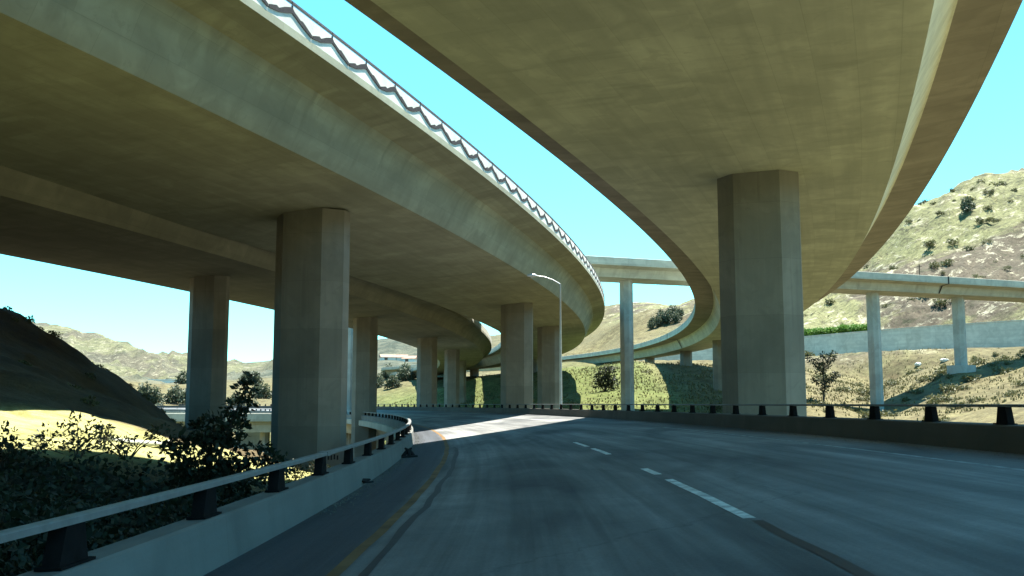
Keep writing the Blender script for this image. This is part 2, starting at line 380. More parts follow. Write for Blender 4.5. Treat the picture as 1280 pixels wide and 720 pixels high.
def column_mesh(w, d, c, h, mat, name='column'):
    b = MB(); n = 8; P = octa(w/2, d/2, c)
    zs = [0, h*.5, h]
    for z in zs: b.v += [(x, y, z) for x, y in P]
    for i in range(2):
        for k in range(n): b.f.append((i*n+k, i*n+(k+1)%n, (i+1)*n+(k+1)%n, (i+1)*n+k))
    b.f.append(tuple(range(n-1, -1, -1))); b.f.append(tuple(16+k for k in range(n)))
    # shallow form joint rings
    me = mesh(name, b.v, b.f, mat)
    return me
def viaduct(name, V, s0, s1, label, cols, rails, deckmat, colmat, parmat, solid=False, step=2.5, straight=False, webmats=None):
    t = empty(name, V.at(0)[0], label, 'viaduct')
    def dp(s):
        wl, wr, ww, hw, wo, eL, eR, z1, z2 = V.prof(s)
        if straight:
            wq = ww*(1.45 if webmats else .97)
            return [(-wl, 0), (wr, 0), (wr+wq, hw-.04), (wr+wq+.08, hw), (eR, z1), (eR, z2), (eL, z2), (eL, z1), (-wl-ww-.05, hw), (-wl-ww*.97, hw-.04)]
        return [(-wl, 0), (wr, 0), (wr+ww*.45, hw*.36), (wr+ww*.8, hw*.74), (min(wr+ww+.25, eR-.02), hw), (eR, z1), (eR, z2),
                (eL, z2), (eL, z1), (-wl-ww-.25, hw), (-wl-ww*.8, hw*.74), (-wl-ww*.45, hw*.36)]
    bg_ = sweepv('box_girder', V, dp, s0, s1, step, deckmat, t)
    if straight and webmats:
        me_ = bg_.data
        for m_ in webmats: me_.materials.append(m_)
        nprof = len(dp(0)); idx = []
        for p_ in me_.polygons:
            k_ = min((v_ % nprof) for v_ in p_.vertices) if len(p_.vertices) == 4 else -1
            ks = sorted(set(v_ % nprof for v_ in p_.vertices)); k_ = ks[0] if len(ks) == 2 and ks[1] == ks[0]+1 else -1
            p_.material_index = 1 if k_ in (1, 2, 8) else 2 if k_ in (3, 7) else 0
    for side in (-1, 1):
        high = .84
        def pp(s):
            *_, eL, eR, z1, z2 = V.prof(s); e = eL if side < 0 else eR; a = -side
            return [(e-side*.004, z2-.01), (e-side*.004, z2+high-.03), (e+a*.04, z2+high), (e+a*.26, z2+high), (e+a*.30, z2+.3), (e+a*.42, z2-.01)]
        sweepv('parapet', V, pp, s0, s1, step, M['parapet_pale'] if side in rails else parmat, t)
        if side in rails:
            def rpf(s):
                *_, eL, eR, z1, z2 = V.prof(s); e = (eL if side < 0 else eR)-side*.06
                return [(e-.05, z2+.93), (e+.05, z2+.93), (e+.05, z2+1.0), (e-.05, z2+1.0)]
            sweepv('rail', V, rpf, s0, s1, step, M['railthin'], t)
            p = MB(); h = .60
            up = [(-1.6, .13), (-1.1, .29), (-.95, .25), (-.55, .44), (-.05, .62), (.12, .50), (.55, .36), (.72, .38), (1.43, .12)]  # zigzag plate shaped as the rail and post shadow on the parapet
            lo = [(1.43, .0), (.7, .17), (-.04, .40), (-.9, .11), (-1.6, .01)]
            pl = up+lo; nu, nl = len(up), len(lo); n_ = nu+nl
            p.v = [(.0, a, b_) for a, b_ in pl]+[(.022, a, b_) for a, b_ in pl]
            lw = lambda a: float(np.interp(a, [q_[0] for q_ in lo[::-1]], [q_[1] for q_ in lo[::-1]]))
            vv = []; ff = []
            for x_ in (.0, .022):
                for a, b_ in up: vv += [(x_, a, b_), (x_, a, lw(a))]
            m_ = 2*nu
            for q_ in range(nu-1):
                a = 2*q_; ff += [(a, a+1, a+3, a+2), (m_+a+2, m_+a+3, m_+a+1, m_+a), (a+2, m_+a+2, m_+a, a), (a+1, m_+a+1, m_+a+3, a+3)]
            p.v = []; p.f = []; p.add(vv, ff)
            p.box((.011, -.02, h+.10), (.022, .05, .26))
            pm = mesh('post', p.v, p.f, M['post_shadow']); s = rails[side][0]  # stub post together with the added shadow zigzag
            for k in range(rails[side][1]):
                *_, eL, eR, z1, z2 = V.prof(s); e = (eL if side < 0 else eR)+side*.008
                q, th = V.at(s, e, z2+.12); o = link('post', pm, t); o.location = Vector(q)-Vector(t.location); o.rotation_euler = (0, 0, -th); s += rails[side][2]  # each one a stub post with the added shadow zigzag
    for (s, off, sc_, zb) in cols:
        q, th = V.at(s, off, 0); zb = zb+H
        me = column_mesh(4.0*sc_, 2.5*sc_, .87*sc_, q[2]-zb+.05, colmat)
        o = link('column', me, t); o.location = Vector((q[0], q[1], zb))-Vector(t.location); o.rotation_euler = (0, 0, -th)
    return t
pA = [-11.2695, 48.0, 0.268781, 0.00173623, 2.90819e-06, 9.82, 0.00347643, 1.90362e-07, 6.6, 4.51478, -8.14523e-05, 0.956759, 2.14963, 1.87808, 0.088]
pB = [-20.01, 63.4, 0.187173, 0.001766, -1.86e-06, 8.2, 0.00798772, -1.297e-05, 4.632, 4.648, -0.000267, 0.547, 1.10, 1.067, 0.052]
pC = [10.9679, 45.0, 0.31309, 0.00160964, 2.90672e-06, 10.0, 0.00864424, 8.63116e-07, 6.01507, 6.02972, -0.0028114, 0.693967, 1.77006, 2.32398, 0.0194821]
VA, VB, VC = Via(pA), Via(pB, merge=True), Via(pC)
def s_at_px(V, px, lo=-20, hi=200, off=0):
    best = None
    for s in np.arange(lo, hi, .25):
        (x, y, z), _ = V.at(s, off); z -= H; d = y*math.cos(PITCH)+z*.5*math.sin(PITCH)
        e = abs(640+F*x/d-px)
        if best is None or e < best[0]: best = (e, s)
    return best[1]
VIA_A = viaduct('curved_viaduct', VA, -110, 345, 'wide olive-grey concrete viaduct at upper left with sunlit railed edge, curving left above the road',
    [(s_at_px(VA, 390, -10, 20), 0, .96, -6), (s_at_px(VA, 646, 20, 60), 0, .80, -8), (s_at_px(VA, 686, 60, 95), 0, .74, -7), (150, 0, .7, -4), (190, 0, .7, 0), (230, 0, .7, 3), (270, 0, .7, 4), (-42, 0, 1, -6)],
    {1: (-34, 80, 3.05)}, M['deck'], M['column'], M['parapet'])
VIA_B = viaduct('lower_viaduct', VB, -110, 330, 'lower shaded concrete viaduct at far left passing beneath the wide one on narrow columns',
    [(s_at_px(VB, 261, -8, 10), 0, .64, -5), (s_at_px(VB, 456, 15, 40), 0, .60, -12), (s_at_px(VB, 534, 40, 70), 0, .66, -12), (s_at_px(VB, 565, 75, 120), 0, .62, -10), (150, 0, .6, -6), (215, 0, .6, -2), (278, .8, .6, 0), (-35, -1, .64, -2)],
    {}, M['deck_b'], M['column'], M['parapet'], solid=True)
VIA_C = viaduct('tall_viaduct', VC, -110, 430, 'broad concrete viaduct overhead at upper right, tapering as it curves away to the left',
    [(s_at_px(VC, 951, -10, 20, .4), .4, .87, -6), (45, .3, .85, -6), (90, 0, .8, -5), (134, 0, .8, -3), (177, 0, .64, 3), (217, 0, .62, 5), (262, 0, .62, 5), (305, 0, .62, 5), (350, 0, .6, 6), (-45, 0, .95, -5)],
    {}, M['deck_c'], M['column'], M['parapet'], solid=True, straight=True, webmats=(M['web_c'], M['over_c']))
# far straight ramp high behind
pD = [16.0, 147.0, math.atan2(1, .38), .0002, 0, 18.2, 0, 0, 2.9, 2.9, 0, .5, 1.25, 1.7, 0]
VD = Via(pD)
VIA_D = viaduct('high_ramp', VD, -48, 300, 'slender pale ramp crossing high behind the others in front of the rocky hillside',
    [(s_at_px(VD, 784, -8, 12), 0, .60, -5), (s_at_px(VD, 1093, 20, 70), 0, .62, -5), (s_at_px(VD, 1200, 45, 90), 0, .60, 4.5), (110, 0, .6, 6), (160, 0, .6, 6), (-40, 0, .6, -8)],
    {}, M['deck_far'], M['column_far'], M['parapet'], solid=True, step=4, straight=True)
# round footing of the ramp column on the slope
sD = s_at_px(VD, 1200, 45, 90); q, th = VD.at(sD)
fb = MB(); fb.tube([(0, 0, 0), (0, 0, 2.0)], [2.3, 2.3], 20)
o = fb.build('round_footing', M['column_far'], VIA_D, smooth=40); o.location = Vector((q[0], q[1], 5.4+H-.9))-Vector(VIA_D.location)
# expansion joints and drain stains on the fascias
def joint(V, s, side, parent, w=.35):
    wl, wr, ww, hw, wo, eL, eR, z1, z2 = V.prof(s); vs = []
    e = eL if side < 0 else eR; g = side*.012
    pts = [(e+g, z2+.85), (e+g, z1-.03), (side*((wl if side < 0 else wr)+ww+.25)+g, hw-.03), (side*((wl if side < 0 else wr))+g, .02)]
    for o_, dz in pts:
        for ds in (-w/2, w/2):
            q, _ = V.at(s+ds, o_, dz); vs.append(Vector(q)-Vector(parent.location))
    link('expansion_joint', mesh('expansion_joint', vs, [(0,1,3,2), (2,3,5,4), (4,5,7,6)], M['tar']), parent)
joint(VC, 163, -1, VIA_C, .9); joint(VD, s_at_px(VD, 1160, 40, 80), 1, VIA_D, .3)

# ------------------------------------------------------------ terrain
ctrl = []
def cp(px, py, Y): ctrl.append(W(px, py, Y))
def cw(x, y, z): ctrl.append((x, y, z+H))
for y in (-60, -30, -10, 0, 6, 12, 20): cw(-3.6, y, -2.0)
for y in (-60, -30, -10, 6, 14, 22): cw(10, y, -2.2)
for p in ((0,3,-2.2),(-2,-3,-2.2),(3,-3,-2.2),(-5,8,-1.9),(-5,14,-2.1),(-5.2,20,-2.3),(-4.5,27,-2.7),(-3.8,34,-3.0),(-8,8,-1.6),(-7.5,14,-1.75),(-11,14,-1.6),(-14,8,-1.2),(-6.8,19,-1.95),
          (-10.24,20,-0.88),(-13.06,25.5,-0.06),(-9.91,21,-0.92),(-12.74,27,-0.09),(-9.72,22.5,-0.95),(-12.10,28,-0.29),(-8.98,25.5,-1.28),(-10.56,30,-0.98),(-7.75,28.5,-1.94),(-8.70,32,-1.7),(-6.72,30,-2.28),(-7.62,34,-2.18),(-12.5,17,-1.15),(-20,8,2),(-22,20,3),(-35,20,7),(-45,45,10),(-60,-20,12),
          (-20,70,-2.5),(-30,85,-2),(-45,100,2),(-14,60,-4.5),(-10,46,-4),(-10,70,-7),(-25,105,-9),(-12,100,-10),(-40,130,-11),(-60,160,-12),(-25,150,-8),
          (0,60,-4.5),(-3,85,-7),(9,42,-3.5),(8,70,-4.5),(14,20,-2.6),(20,10,-2),(22,40,-3.2),(30,60,-3),(14,90,-5),(25,110,-4),(45,100,-2.5),(60,60,0),(80,90,4),
          (16.7,145,-1.6),(17,125,-3.5),(0,130,-7),(5,155,-1.7),(58,158,-1.9),(-12,190,-4),(40,30,-1),(80,20,3),(120,60,9),(40,-30,0),(150,-60,14),(-100,-80,14),(0,-200,6),(-200,-300,30),(250,-250,40),(0,-900,60),(-800,-500,90),(800,-500,110)): cw(*p)
for p in ((0,385,50),(30,400,51),(60,424,52.5),(100,447,54),(135,470,55),(180,500,57),(228,530,59),(0,450,36),(100,490,40),(0,495,28.5),(0,480,32),(110,505,33),(205,530,38),(-150,380,50),(-300,330,50),(-500,300,60),
          (720,516,150),(700,500,170),(740,488,185),(720,464,215),(640,500,190),(640,470,235),(610,472,250),(600,505,190),(560,500,230),(520,476,320),(490,478,335),(500,510,230),(470,512,260),
          (850,516,150),(800,516,150),(820,480,182),(820,461,200),(860,464,205),(890,462,208),(950,460,210),(800,456,300),(740,462,330),(690,464,242),(730,463,245),(780,462,245),(830,460,245),(690,464,285),(740,463,285),(790,462,285),(870,460,250),(690,463,330),(650,464,300),
          (1000,455,283),(1050,451,268),(1100,447,258),(1180,444,248),(1280,442,238),(1400,440,220),(1200,462,169.5),(1200,472,165),(1200,484,159),(1240,450,177),(1274,446,184),(1250,466,166),(1400,440,200),(1280,520,90),(1280,490,140),(1240,496,142),(1200,504,145),(1160,500,157),(1130,510,157),(1110,496,168),(1150,484,172),(1150,522,140),(1100,522,140),(1170,455,195),
          (1000,516,130),(1030,503,150),(1060,485,190),(1030,468,225),(940,505,160),(1000,480,190),(1500,500,100),
          (1280,390,262),(1200,395,272),(1100,400,285),(1020,405,300),(1280,300,335),(1200,330,325),(1100,345,335),(1020,380,335),
          (1148,252,400),(1190,243,420),(1215,225,430),(1250,219,430),(1280,215,430),(1350,205,430),(1500,200,420),(1100,290,400),(1050,330,400),(980,370,400),(900,400,420),(1148,262,520),(1280,230,560),
          (730,461,350),(730,460,430),(780,461,330),(850,437,345),(870,412,400),(840,425,370),(865,392,520),(850,386,520),(830,384,520),(812,382,520),(790,393,580),(765,409,610),(740,420,600),(730,446,500),(705,442,560),(690,462,450),(620,462,460),(830,392,700),(720,430,700),(560,455,500),
          (440,431,950),(480,430,900),(505,433,880),(530,440,860),(600,445,800),(500,456,560),(450,459,560),(450,475,380),(480,490,300),(425,470,450),
          (290,469,1300),(315,459,1250),(340,452,1200),(380,440,1150),(315,491,620),(290,492,640),(340,490,620),(310,506,300),(340,508,280),(270,506,300),(380,505,320),
          (45,405,900),(70,408,900),(100,412,900),(130,420,880),(150,429,870),(180,438,850),(205,441,820),(212,456,810),(226,476,800),(232,484,800),(260,479,1000),(45,450,700),(110,455,720),(160,470,700),(130,492,560),(210,497,520),(190,478,640),(60,480,560),
          (-80,400,900),(-300,380,900),(-700,350,900),(1700,150,420),(1500,180,1200),(700,440,1500),(300,470,2500),(900,440,2500),(0,460,2500)): cp(*p)
CT = np.array(ctrl)
def lp(x, y):
    r = np.hypot(x, y)+2.0; return np.arctan2(x, y), np.log(r), r
th_, u_, r_ = lp(CT[:, 0], CT[:, 1])
def kern(a1, u1, a2, u2):
    d = np.abs(a1[:, None]-a2[None, :]); d = np.minimum(d, 2*math.pi-d)
    return np.sqrt((d*1.0)**2+(u1[:, None]-u2[None, :])**2+1e-5)
K = kern(th_, u_, th_, u_)+np.eye(len(CT))*-1e-3
val = (CT[:, 2]-H)/r_
Pm = np.ones((len(CT), 1)); Am = np.block([[K, Pm], [Pm.T, np.zeros((1, 1))]])
sol = np.linalg.solve(Am, np.concatenate([val, [0]]))
# retaining wall line (x,y) and its base/top heights
WL = [W(792, 456, 316), W(830, 456.5, 305), W(900, 457, 296), W(1000, 455, 285), W(1100, 447, 262), W(1180, 444, 250), W(1280, 442, 240), W(1400, 440, 225), W(1600, 430, 200)]
WT = [W(792, 446, 316), W(830, 441, 305), W(900, 432, 296), W(1000, 420.5, 285), W(1100, 412, 262), W(1180, 406, 250), W(1280, 399.5, 240), W(1400, 393, 225), W(1600, 380, 200)]
def dens(P, step=3.0):
    out = []
    for a, b_ in zip(P[:-1], P[1:]):
        n = max(1, int(math.dist(a, b_)/step))
        for i in range(n): out.append([a[k]+(b_[k]-a[k])*i/n for k in range(3)])
    out.append(list(P[-1])); return np.array(out)
def smooth_pts(P, it=40):
    P = P.copy()
    for _ in range(it): P[1:-1] = P[1:-1]*.5+(P[:-2]+P[2:])*.25
    return P
nW = 80
def resample(P):
    P = np.array(P); d = np.concatenate([[0], np.cumsum(np.hypot(*(P[1:, :2]-P[:-1, :2]).T))]); t = np.linspace(0, d[-1], nW)
    return smooth_pts(np.stack([np.interp(t, d, P[:, k]) for k in range(3)], 1), 12)
wb, wt = resample(WL), resample(WT)
def fbm(x, y, s, o=4):
    v = np.zeros_like(x)
    for i in range(len(x)): v[i] = noise.fractal((x[i]*s, y[i]*s, 3.7), 1.0, 2.1, o)
    return v
def height(x, y, rough=True):
    x = np.atleast_1d(np.asarray(x, float)); y = np.atleast_1d(np.asarray(y, float)); z = np.zeros_like(x)
    for i in range(0, len(x), 20000):
        a, u, r = lp(x[i:i+20000], y[i:i+20000])
        z[i:i+20000] = (kern(a, u, th_, u_) @ sol[:-1]+sol[-1])*r
    z += H; rad = np.hypot(x, y)
    if rough:
        amp = np.clip((rad-15)/300, 0, 1)
        z += fbm(x+50, y, .45, 3)*np.clip((rad-24)/14, 0, 1)*np.clip(3-rad/60, 0, 1)*.30
        crag = np.clip(1-np.abs(fbm(x, y+300, .022, 5))*2.2, 0, 1)**1.5; z += (crag-.12)*np.clip((rad-400)/250, 0, 1)*np.clip((-x-60)/90, 0, 1)*np.clip(2.3-rad/500, 0, 1)*15
        crag2 = np.clip(1-np.abs(fbm(x+90, y, .05, 5))*2.4, 0, 1); z += (crag2-.55)*np.clip((rad-262)/40, 0, 1)*np.clip((x-70)/30, 0, 1)*np.clip(3-rad/250, 0, 1)*3.5
        z += fbm(x, y, .012, 6)*amp*np.clip(rad/300, .3, 2.2)*2.2 + fbm(x, y, .09, 4)*(.12+amp*.5)
    # behind the retaining wall the ground starts at wall height
    ix = np.where((x > wb[0, 0]-5) & (y > 150))[0]
    for c in range(0, len(ix), 4000):
        k = ix[c:c+4000]; d = (x[k][:, None]-wb[None, :, 0])**2+(y[k][:, None]-wb[None, :, 1])**2; j = d.argmin(1)
        j0 = np.clip(j, 1, nW-2); tx = wb[j0+1, 0]-wb[j0-1, 0]; ty = wb[j0+1, 1]-wb[j0-1, 1]; L = np.hypot(tx, ty)
        sd = ((x[k]-wb[j, 0])*-ty+(y[k]-wb[j, 1])*tx)/L         # positive behind
        t = np.clip((sd-.8)/3.5, 0, 1); w = np.clip(1-(sd-4)/30, 0, 1)*(t > 0)
        end = np.clip((x[k]-wb[0, 0])/15, 0, 1)
        tgt = np.maximum(z[k], wt[j, 2]-.2); z[k] = z[k]+(tgt-z[k])*t*end*np.where(sd > 0, 1, 0)
        fr = (sd <= .8) & (sd > -22) & (x[k] > wb[0, 0]); wf = np.clip(np.minimum((sd+22)/8, 1), 0, 1); zz = wb[j, 2]-.2+1.5*np.exp(-((sd+8)/3.2)**2); z[k] = np.where(fr, z[k]*(1-wf)+zz*wf, z[k])
        m2 = (sd > .8) & (sd < 40); z[k] = np.where(m2, np.minimum(z[k], wt[j, 2]-.15+np.maximum(sd-1, 0)*.75), z[k])
    # keep clear of the road deck
    rc = np.hypot(x-CX, y-CY); off = rc-RR-2.65; ang = np.arctan2(y-CY, x-CX)*(RR+3)
    lim = BANK*(rc-R0)-2.3; side = np.maximum(np.maximum(OL-.7-off, off-OR_-.7), 0)
    inc = (ang > -100) & (ang < 345)
    lim = lim+side*1.3
    z = np.where(inc, np.minimum(z, lim+np.where(side > 0, 0, 0)), z)
    return z
# polar sheet centred on the viewpoint, fine in front and coarse behind
ang = np.concatenate([np.arange(-180, -40, 4.0), np.arange(-40, -30, 1), np.arange(-30, 30, .25), np.arange(30, 40, 1), np.arange(40, 180, 4.0)])
rad = [1.5]
while rad[-1] < 6000: rad.append(rad[-1]*(1.009 if 140 < rad[-1] < 320 else 1.022 if rad[-1] < 700 else 1.05))
rad = np.array(rad); na, nr = len(ang), len(rad)
A2, R2 = np.meshgrid(np.radians(ang), rad); X = (R2*np.sin(A2)).ravel(); Y = (R2*np.cos(A2)).ravel()
Z = height(X, Y)
vs = np.stack([X, Y, Z], 1); fs = []
for i in range(nr-1):
    for k in range(na):
        k2 = (k+1) % na; fs.append((i*na+k, i*na+k2, (i+1)*na+k2, (i+1)*na+k))
fs.append(tuple(range(na-1, -1, -1)))
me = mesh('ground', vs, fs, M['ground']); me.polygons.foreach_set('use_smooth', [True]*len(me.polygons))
ca = me.color_attributes.new('zone', 'FLOAT_COLOR', 'POINT')
px_ = 640+F*X/np.maximum(Y, 1)
def sst(v, a, b_): t = np.clip((v-a)/(b_-a), 0, 1); return t*t*(3-2*t)
front = Y > 20
d = R2.ravel()
rock = sst(d, 255, 275)*sst(X, 60, 90)*front + sst(d, 560, 640)*sst(-X, 180, 230)*front*sst(-d, -1100, -1000)
green = (sst(d, 120, 150)*sst(-d, -330, -250)*sst(-X, -34, -24)*sst(X, -60, -40)*front)
farz = sst(d, 380, 520)*front*(1-np.clip(rock, 0, 1)*.55)*sst(-X, -20, 60)
zc = np.zeros((len(X), 4), np.float32); zc[:, 0] = np.clip(rock, 0, 1); zc[:, 1] = np.clip(green, 0, 1); zc[:, 2] = np.clip(farz, 0, 1); zc[:, 3] = 1
ca.data.foreach_set('color', zc.ravel())
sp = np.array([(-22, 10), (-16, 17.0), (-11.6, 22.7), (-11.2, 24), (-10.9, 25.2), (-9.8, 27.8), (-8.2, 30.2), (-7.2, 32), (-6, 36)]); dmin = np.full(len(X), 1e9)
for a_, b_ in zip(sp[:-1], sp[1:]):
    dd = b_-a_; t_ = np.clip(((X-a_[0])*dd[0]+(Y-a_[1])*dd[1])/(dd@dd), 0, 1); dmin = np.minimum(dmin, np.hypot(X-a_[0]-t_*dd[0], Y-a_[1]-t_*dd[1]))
pale = 1-sst(dmin, 1.8, 3.0); pa = me.attributes.new('pale', 'FLOAT', 'POINT'); pa.data.foreach_set('value', pale.astype(np.float32))  # mask follows the lit strip, painting it brighter
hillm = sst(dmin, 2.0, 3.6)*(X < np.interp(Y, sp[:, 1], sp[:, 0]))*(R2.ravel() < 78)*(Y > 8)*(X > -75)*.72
sa = me.attributes.new('soil_shade', 'FLOAT', 'POINT'); sa.data.foreach_set('value', (sst(-X, 3, 3.6)*sst(16.6+(X+15)*.82-Y, 0, .8)*sst(X, -60, -40)*(Y > -60)).clip(0, 1).astype(np.float32))  # painted shade on the soil, ending where the sun strip begins
ha = me.attributes.new('scrub_shade', 'FLOAT', 'POINT'); ha.data.foreach_set('value', hillm.astype(np.float32))  # painted shade on the hill above the sun strip
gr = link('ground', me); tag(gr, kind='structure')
def gh(x, y): return float(height([x], [y])[0])

# retaining wall
vs = []; uv = []; fs = []; L = 0
for j in range(nW):
    j0 = min(max(j, 1), nW-2); tx, ty = wb[j0+1, :2]-wb[j0-1, :2]; n_ = math.hypot(tx, ty); nx, ny = -ty/n_, tx/n_
    if j: L += math.dist(wb[j, :2], wb[j-1, :2])
    zb, zt = wb[j, 2]-1.5, max(wt[j, 2], wb[j, 2]+1.5)
    for a, z in ((0, zb), (.25, zt-.25), (.15, zt-.25), (.15, zt), (.9, zt), (.9, zb)): vs.append((wb[j, 0]+nx*a, wb[j, 1]+ny*a, z)); uv.append((L, z))
for j in range(nW-1):
    for k in range(6): a, b_ = j*6+k, j*6+(k+1) % 6; fs.append((a, a+6, b_+6, b_))
fs.append(tuple(range(6))); fs.append(tuple((nW-1)*6+k for k in range(5, -1, -1)))
o = link('retaining_wall', mesh('retaining_wall', vs, fs, M['wall'], uv)); flip_ok(o)
tag(o, 'long blue-grey concrete retaining wall along the foot of the rocky hillside', 'wall')

# ------------------------------------------------------------ distant road bridge at left
pF = [W(315, 516, 150)[0], 150.0, R_(88), .0005, 0, -4.1, 0, 0, 3, 3, 0, .3, 1.4, .8, 0]
VF = Via(pF)
viaduct('distant_bridge', VF, -40, 48, 'distant low road bridge with sunlit white parapet seen between the left columns',
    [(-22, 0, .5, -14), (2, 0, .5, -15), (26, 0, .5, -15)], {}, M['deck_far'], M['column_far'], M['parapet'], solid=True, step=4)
# piers under the road
for k, s in enumerate((62, 92, 122, 152, 185)):
    q = rp(2.9, s, -2.0); zb = min(gh(q[0], q[1]), q[2]-1.5)-1.5
    o = link('bridge_pier', column_mesh(5.5, 1.3, .3, q[2]-zb+.02, M['column_far'], 'bridge_pier')); o.location = (q[0], q[1], zb); o.rotation_euler = (0, 0, s/(RR+3))
    tag(o, 'concrete pier carrying the curving road deck over the hollow', 'pier', 'piers beneath the road deck')

# ------------------------------------------------------------ street lamp
b0 = min((rp(OR_+.25, q_, 0) for q_ in np.arange(50, 80, .25)), key=lambda p_: abs(640+F*p_[0]/p_[1]-701))
t = empty('street_lamp', b0, 'tall slender grey street lamp with curved arm on the far right barrier', 'street lamp')
p = MB(); p.tube([(0, 0, .3), (0, 0, 4.6), (0, 0, 9.55)], [.11, .085, .06], 10); p.build('pole', M['lamp'], t, 50)
p = MB(); p.tube([(0, 0, 9.5), (-.55, -.08, 9.82), (-1.15, -.16, 10.02), (-1.75, -.24, 10.10)], [.06, .05, .045, .04], 8); p.build('arm', M['lamp'], t, 50)
p = MB(); p.box((0, 0, .33), (.36, .36, .06)); p.tube([(0, 0, .36), (0, 0, .55)], [.16, .12], 8); p.build('base_plate', M['lamp'], t)
p = MB(); p.tube([(-1.70, -.23, 10.09), (-1.85, -.25, 10.12), (-2.15, -.29, 10.13), (-2.42, -.33, 10.10)], [.05, .12, .13, .05], 8); hd = p.build('lamp_head', M['lamp'], t, 50)
p = MB(); p.tube([(-2.1, -.28, 10.04), (-2.1, -.28, 9.96)], [.10, .05], 10); p.build('lens', M['lens'], hd)

# ------------------------------------------------------------ plants
def leaf_cloud(blobs, n, size, spread=1.0, shell=.45):
    """leaf faces through the volume of a few lumps; each leaf is a folded four-sided blade"""
    v = []; f = []; wts = np.array([b_[3]**2*b_[4] if len(b_) > 4 else b_[3]**2 for b_ in blobs]); wts = wts/wts.sum()
    for i in rng.choice(len(blobs), n, p=wts):
        b_ = blobs[i]; d = rng.normal(size=3); d /= np.linalg.norm(d); r = b_[3]*(shell+(1-shell)*rng.random()**.6)*(1+.25*rng.normal()*spread*.5)
        c = np.array(b_[:3])+d*r*np.array([1, 1, .8]); s = size*rng.uniform(.6, 1.4)
        a = rng.normal(size=3)+d*.6; a /= np.linalg.norm(a); w = np.cross(a, rng.normal(size=3)); w /= np.linalg.norm(w)+1e-6; m_ = np.cross(a, w)
        k = len(v); v += [tuple(c), tuple(c+a*s*.5+w*s*.26+m_*s*.06), tuple(c+a*s), tuple(c+a*s*.5-w*s*.26+m_*s*.06)]; f += [(k, k+1, k+2), (k, k+2, k+3)]
    return v, f
def stems(b, blobs, r0, base=(0, 0, 0)):
    for q in blobs:
        mid = [(base[k]*.6+q[k]*.4)+random.uniform(-.12, .12)*q[3] for k in range(3)]; mid[2] = base[2]+(q[2]-base[2])*.55
        b.tube([base, mid, q[:3]], [r0, r0*.6, r0*.2], 6)
        for _ in range(4):
            d = Vector((random.gauss(0, 1), random.gauss(0, 1), random.gauss(.4, .8))).normalized()*q[3]*.8
            b.tube([q[:3], Vector(q[:3])+d], [r0*.22, r0*.06], 4, False)
def plant(name, loc, blobs, n, size, leaf, label, cat, group=None, r0=.05, stem='stem', scale=1, rot=0):
    t = empty(name, loc, label, cat, group)
    v, f = leaf_cloud(blobs, n, size); link('foliage', mesh('foliage', v, f, leaf), t)
    b = MB(); stems(b, blobs, r0, (0, 0, -.2)); b.build(stem, M['bark'], t, 50)
    t.scale = (scale,)*3; t.rotation_euler = (0, 0, rot); return t
def dup(root, loc, scale, rot, label=None, group=None):
    r = root.copy(); COL.objects.link(r); r.location = loc; r.scale = (scale,)*3 if not isinstance(scale, tuple) else scale; r.rotation_euler = (0, 0, rot)
    if label: r['label'] = label
    if group: r['group'] = group
    for ch in root.children:
        c = ch.copy(); COL.objects.link(c); c.parent = r
    return r
def at_ground(px, Y, dz=0):
    x = W(px, 500, Y)[0]; return (x, Y, gh(x, Y)+dz)
def blob_set(n, rx, h, rmin, rmax):
    out = []
    for _ in range(n):
        a = random.uniform(0, 6.28); q = random.random()**.5*rx; z = random.uniform(.35, 1)*h*(1-.35*q/rx)
        out.append((q*math.cos(a), q*math.sin(a), z, random.uniform(rmin, rmax)))
    return out
# the big dark bush in front of the left column, tall leader of leaves rising at its right side
bl = [(0,0,.5,.55), (-.45,.1,.45,.5), (.5,-.1,.4,.5), (.25,.1,1.0,.5), (-.3,0,1.0,.45), (.45,0,1.5,.4), (.0,.1,1.5,.38), (.6,.1,1.95,.32), (.75,0,2.35,.22), (.85,.05,2.6,.15), (-.7,0,1.1,.3), (1.1,0,.9,.35), (1.4,.1,.7,.32)]
loc = at_ground(262, 21.5)
plant('leafy_bush', loc, bl, 2600, .15, M['leaf_dark'], 'tall dark leafy bush rising in front of the leftmost viaduct column', 'bush', r0=.05)
near = [(8, 19.4, .85, 4, 1.0), (100, 21.6, .85, 4, 1.0), (160, 23.4, .85, 4, .95), (40, 13, .75, 6, .6), (130, 13, .7, 6, .6), (215, 15, .7, 5, .65), (-60, 14, 1.0, 6, 1.0), (300, 18, .6, 5, .8), (60, 8.5, .7, 5, .6), (180, 10, .6, 5, .6), (335, 25.5, .6, 4, .8), (372, 31, .65, 4, .9), (-20, 9.5, .8, 5, .7), (100, 16, .7, 5, .6), (250, 19, .8, 5, .8), (405, 39, .8, 4, 1.0)]
NL = ['dark leafy bush at the left picture edge with leaves against the bright strip', 'dark leafy bush showing against the sunlit strip, left of the middle one', 'dark leafy bush whose leaves cross the sunlit strip near the pale pipe',
      'low dark bush in deep shade below the left edge bush', 'low dark bush in deep shade behind the pale rail, middle of the mass', 'dark bush in shade at the foot of the tall leafy bush', 'dark bush just outside the left picture edge',
      'spiky dark bush over the rail right of the tall leafy bush', 'nearest low bush in black shade behind the left end of the rail', 'nearest low bush hugging the rail, right of the black shade', 'small dark bush at the foot of the big near column, left side', 'small bush growing against the front of the big near column',
      'low dark bush beside the left picture edge, nearest the rail', 'dark bush in the middle of the shaded thicket', 'dark bush tucked behind the tall leafy bush', 'small bush behind the rail between the two left columns']
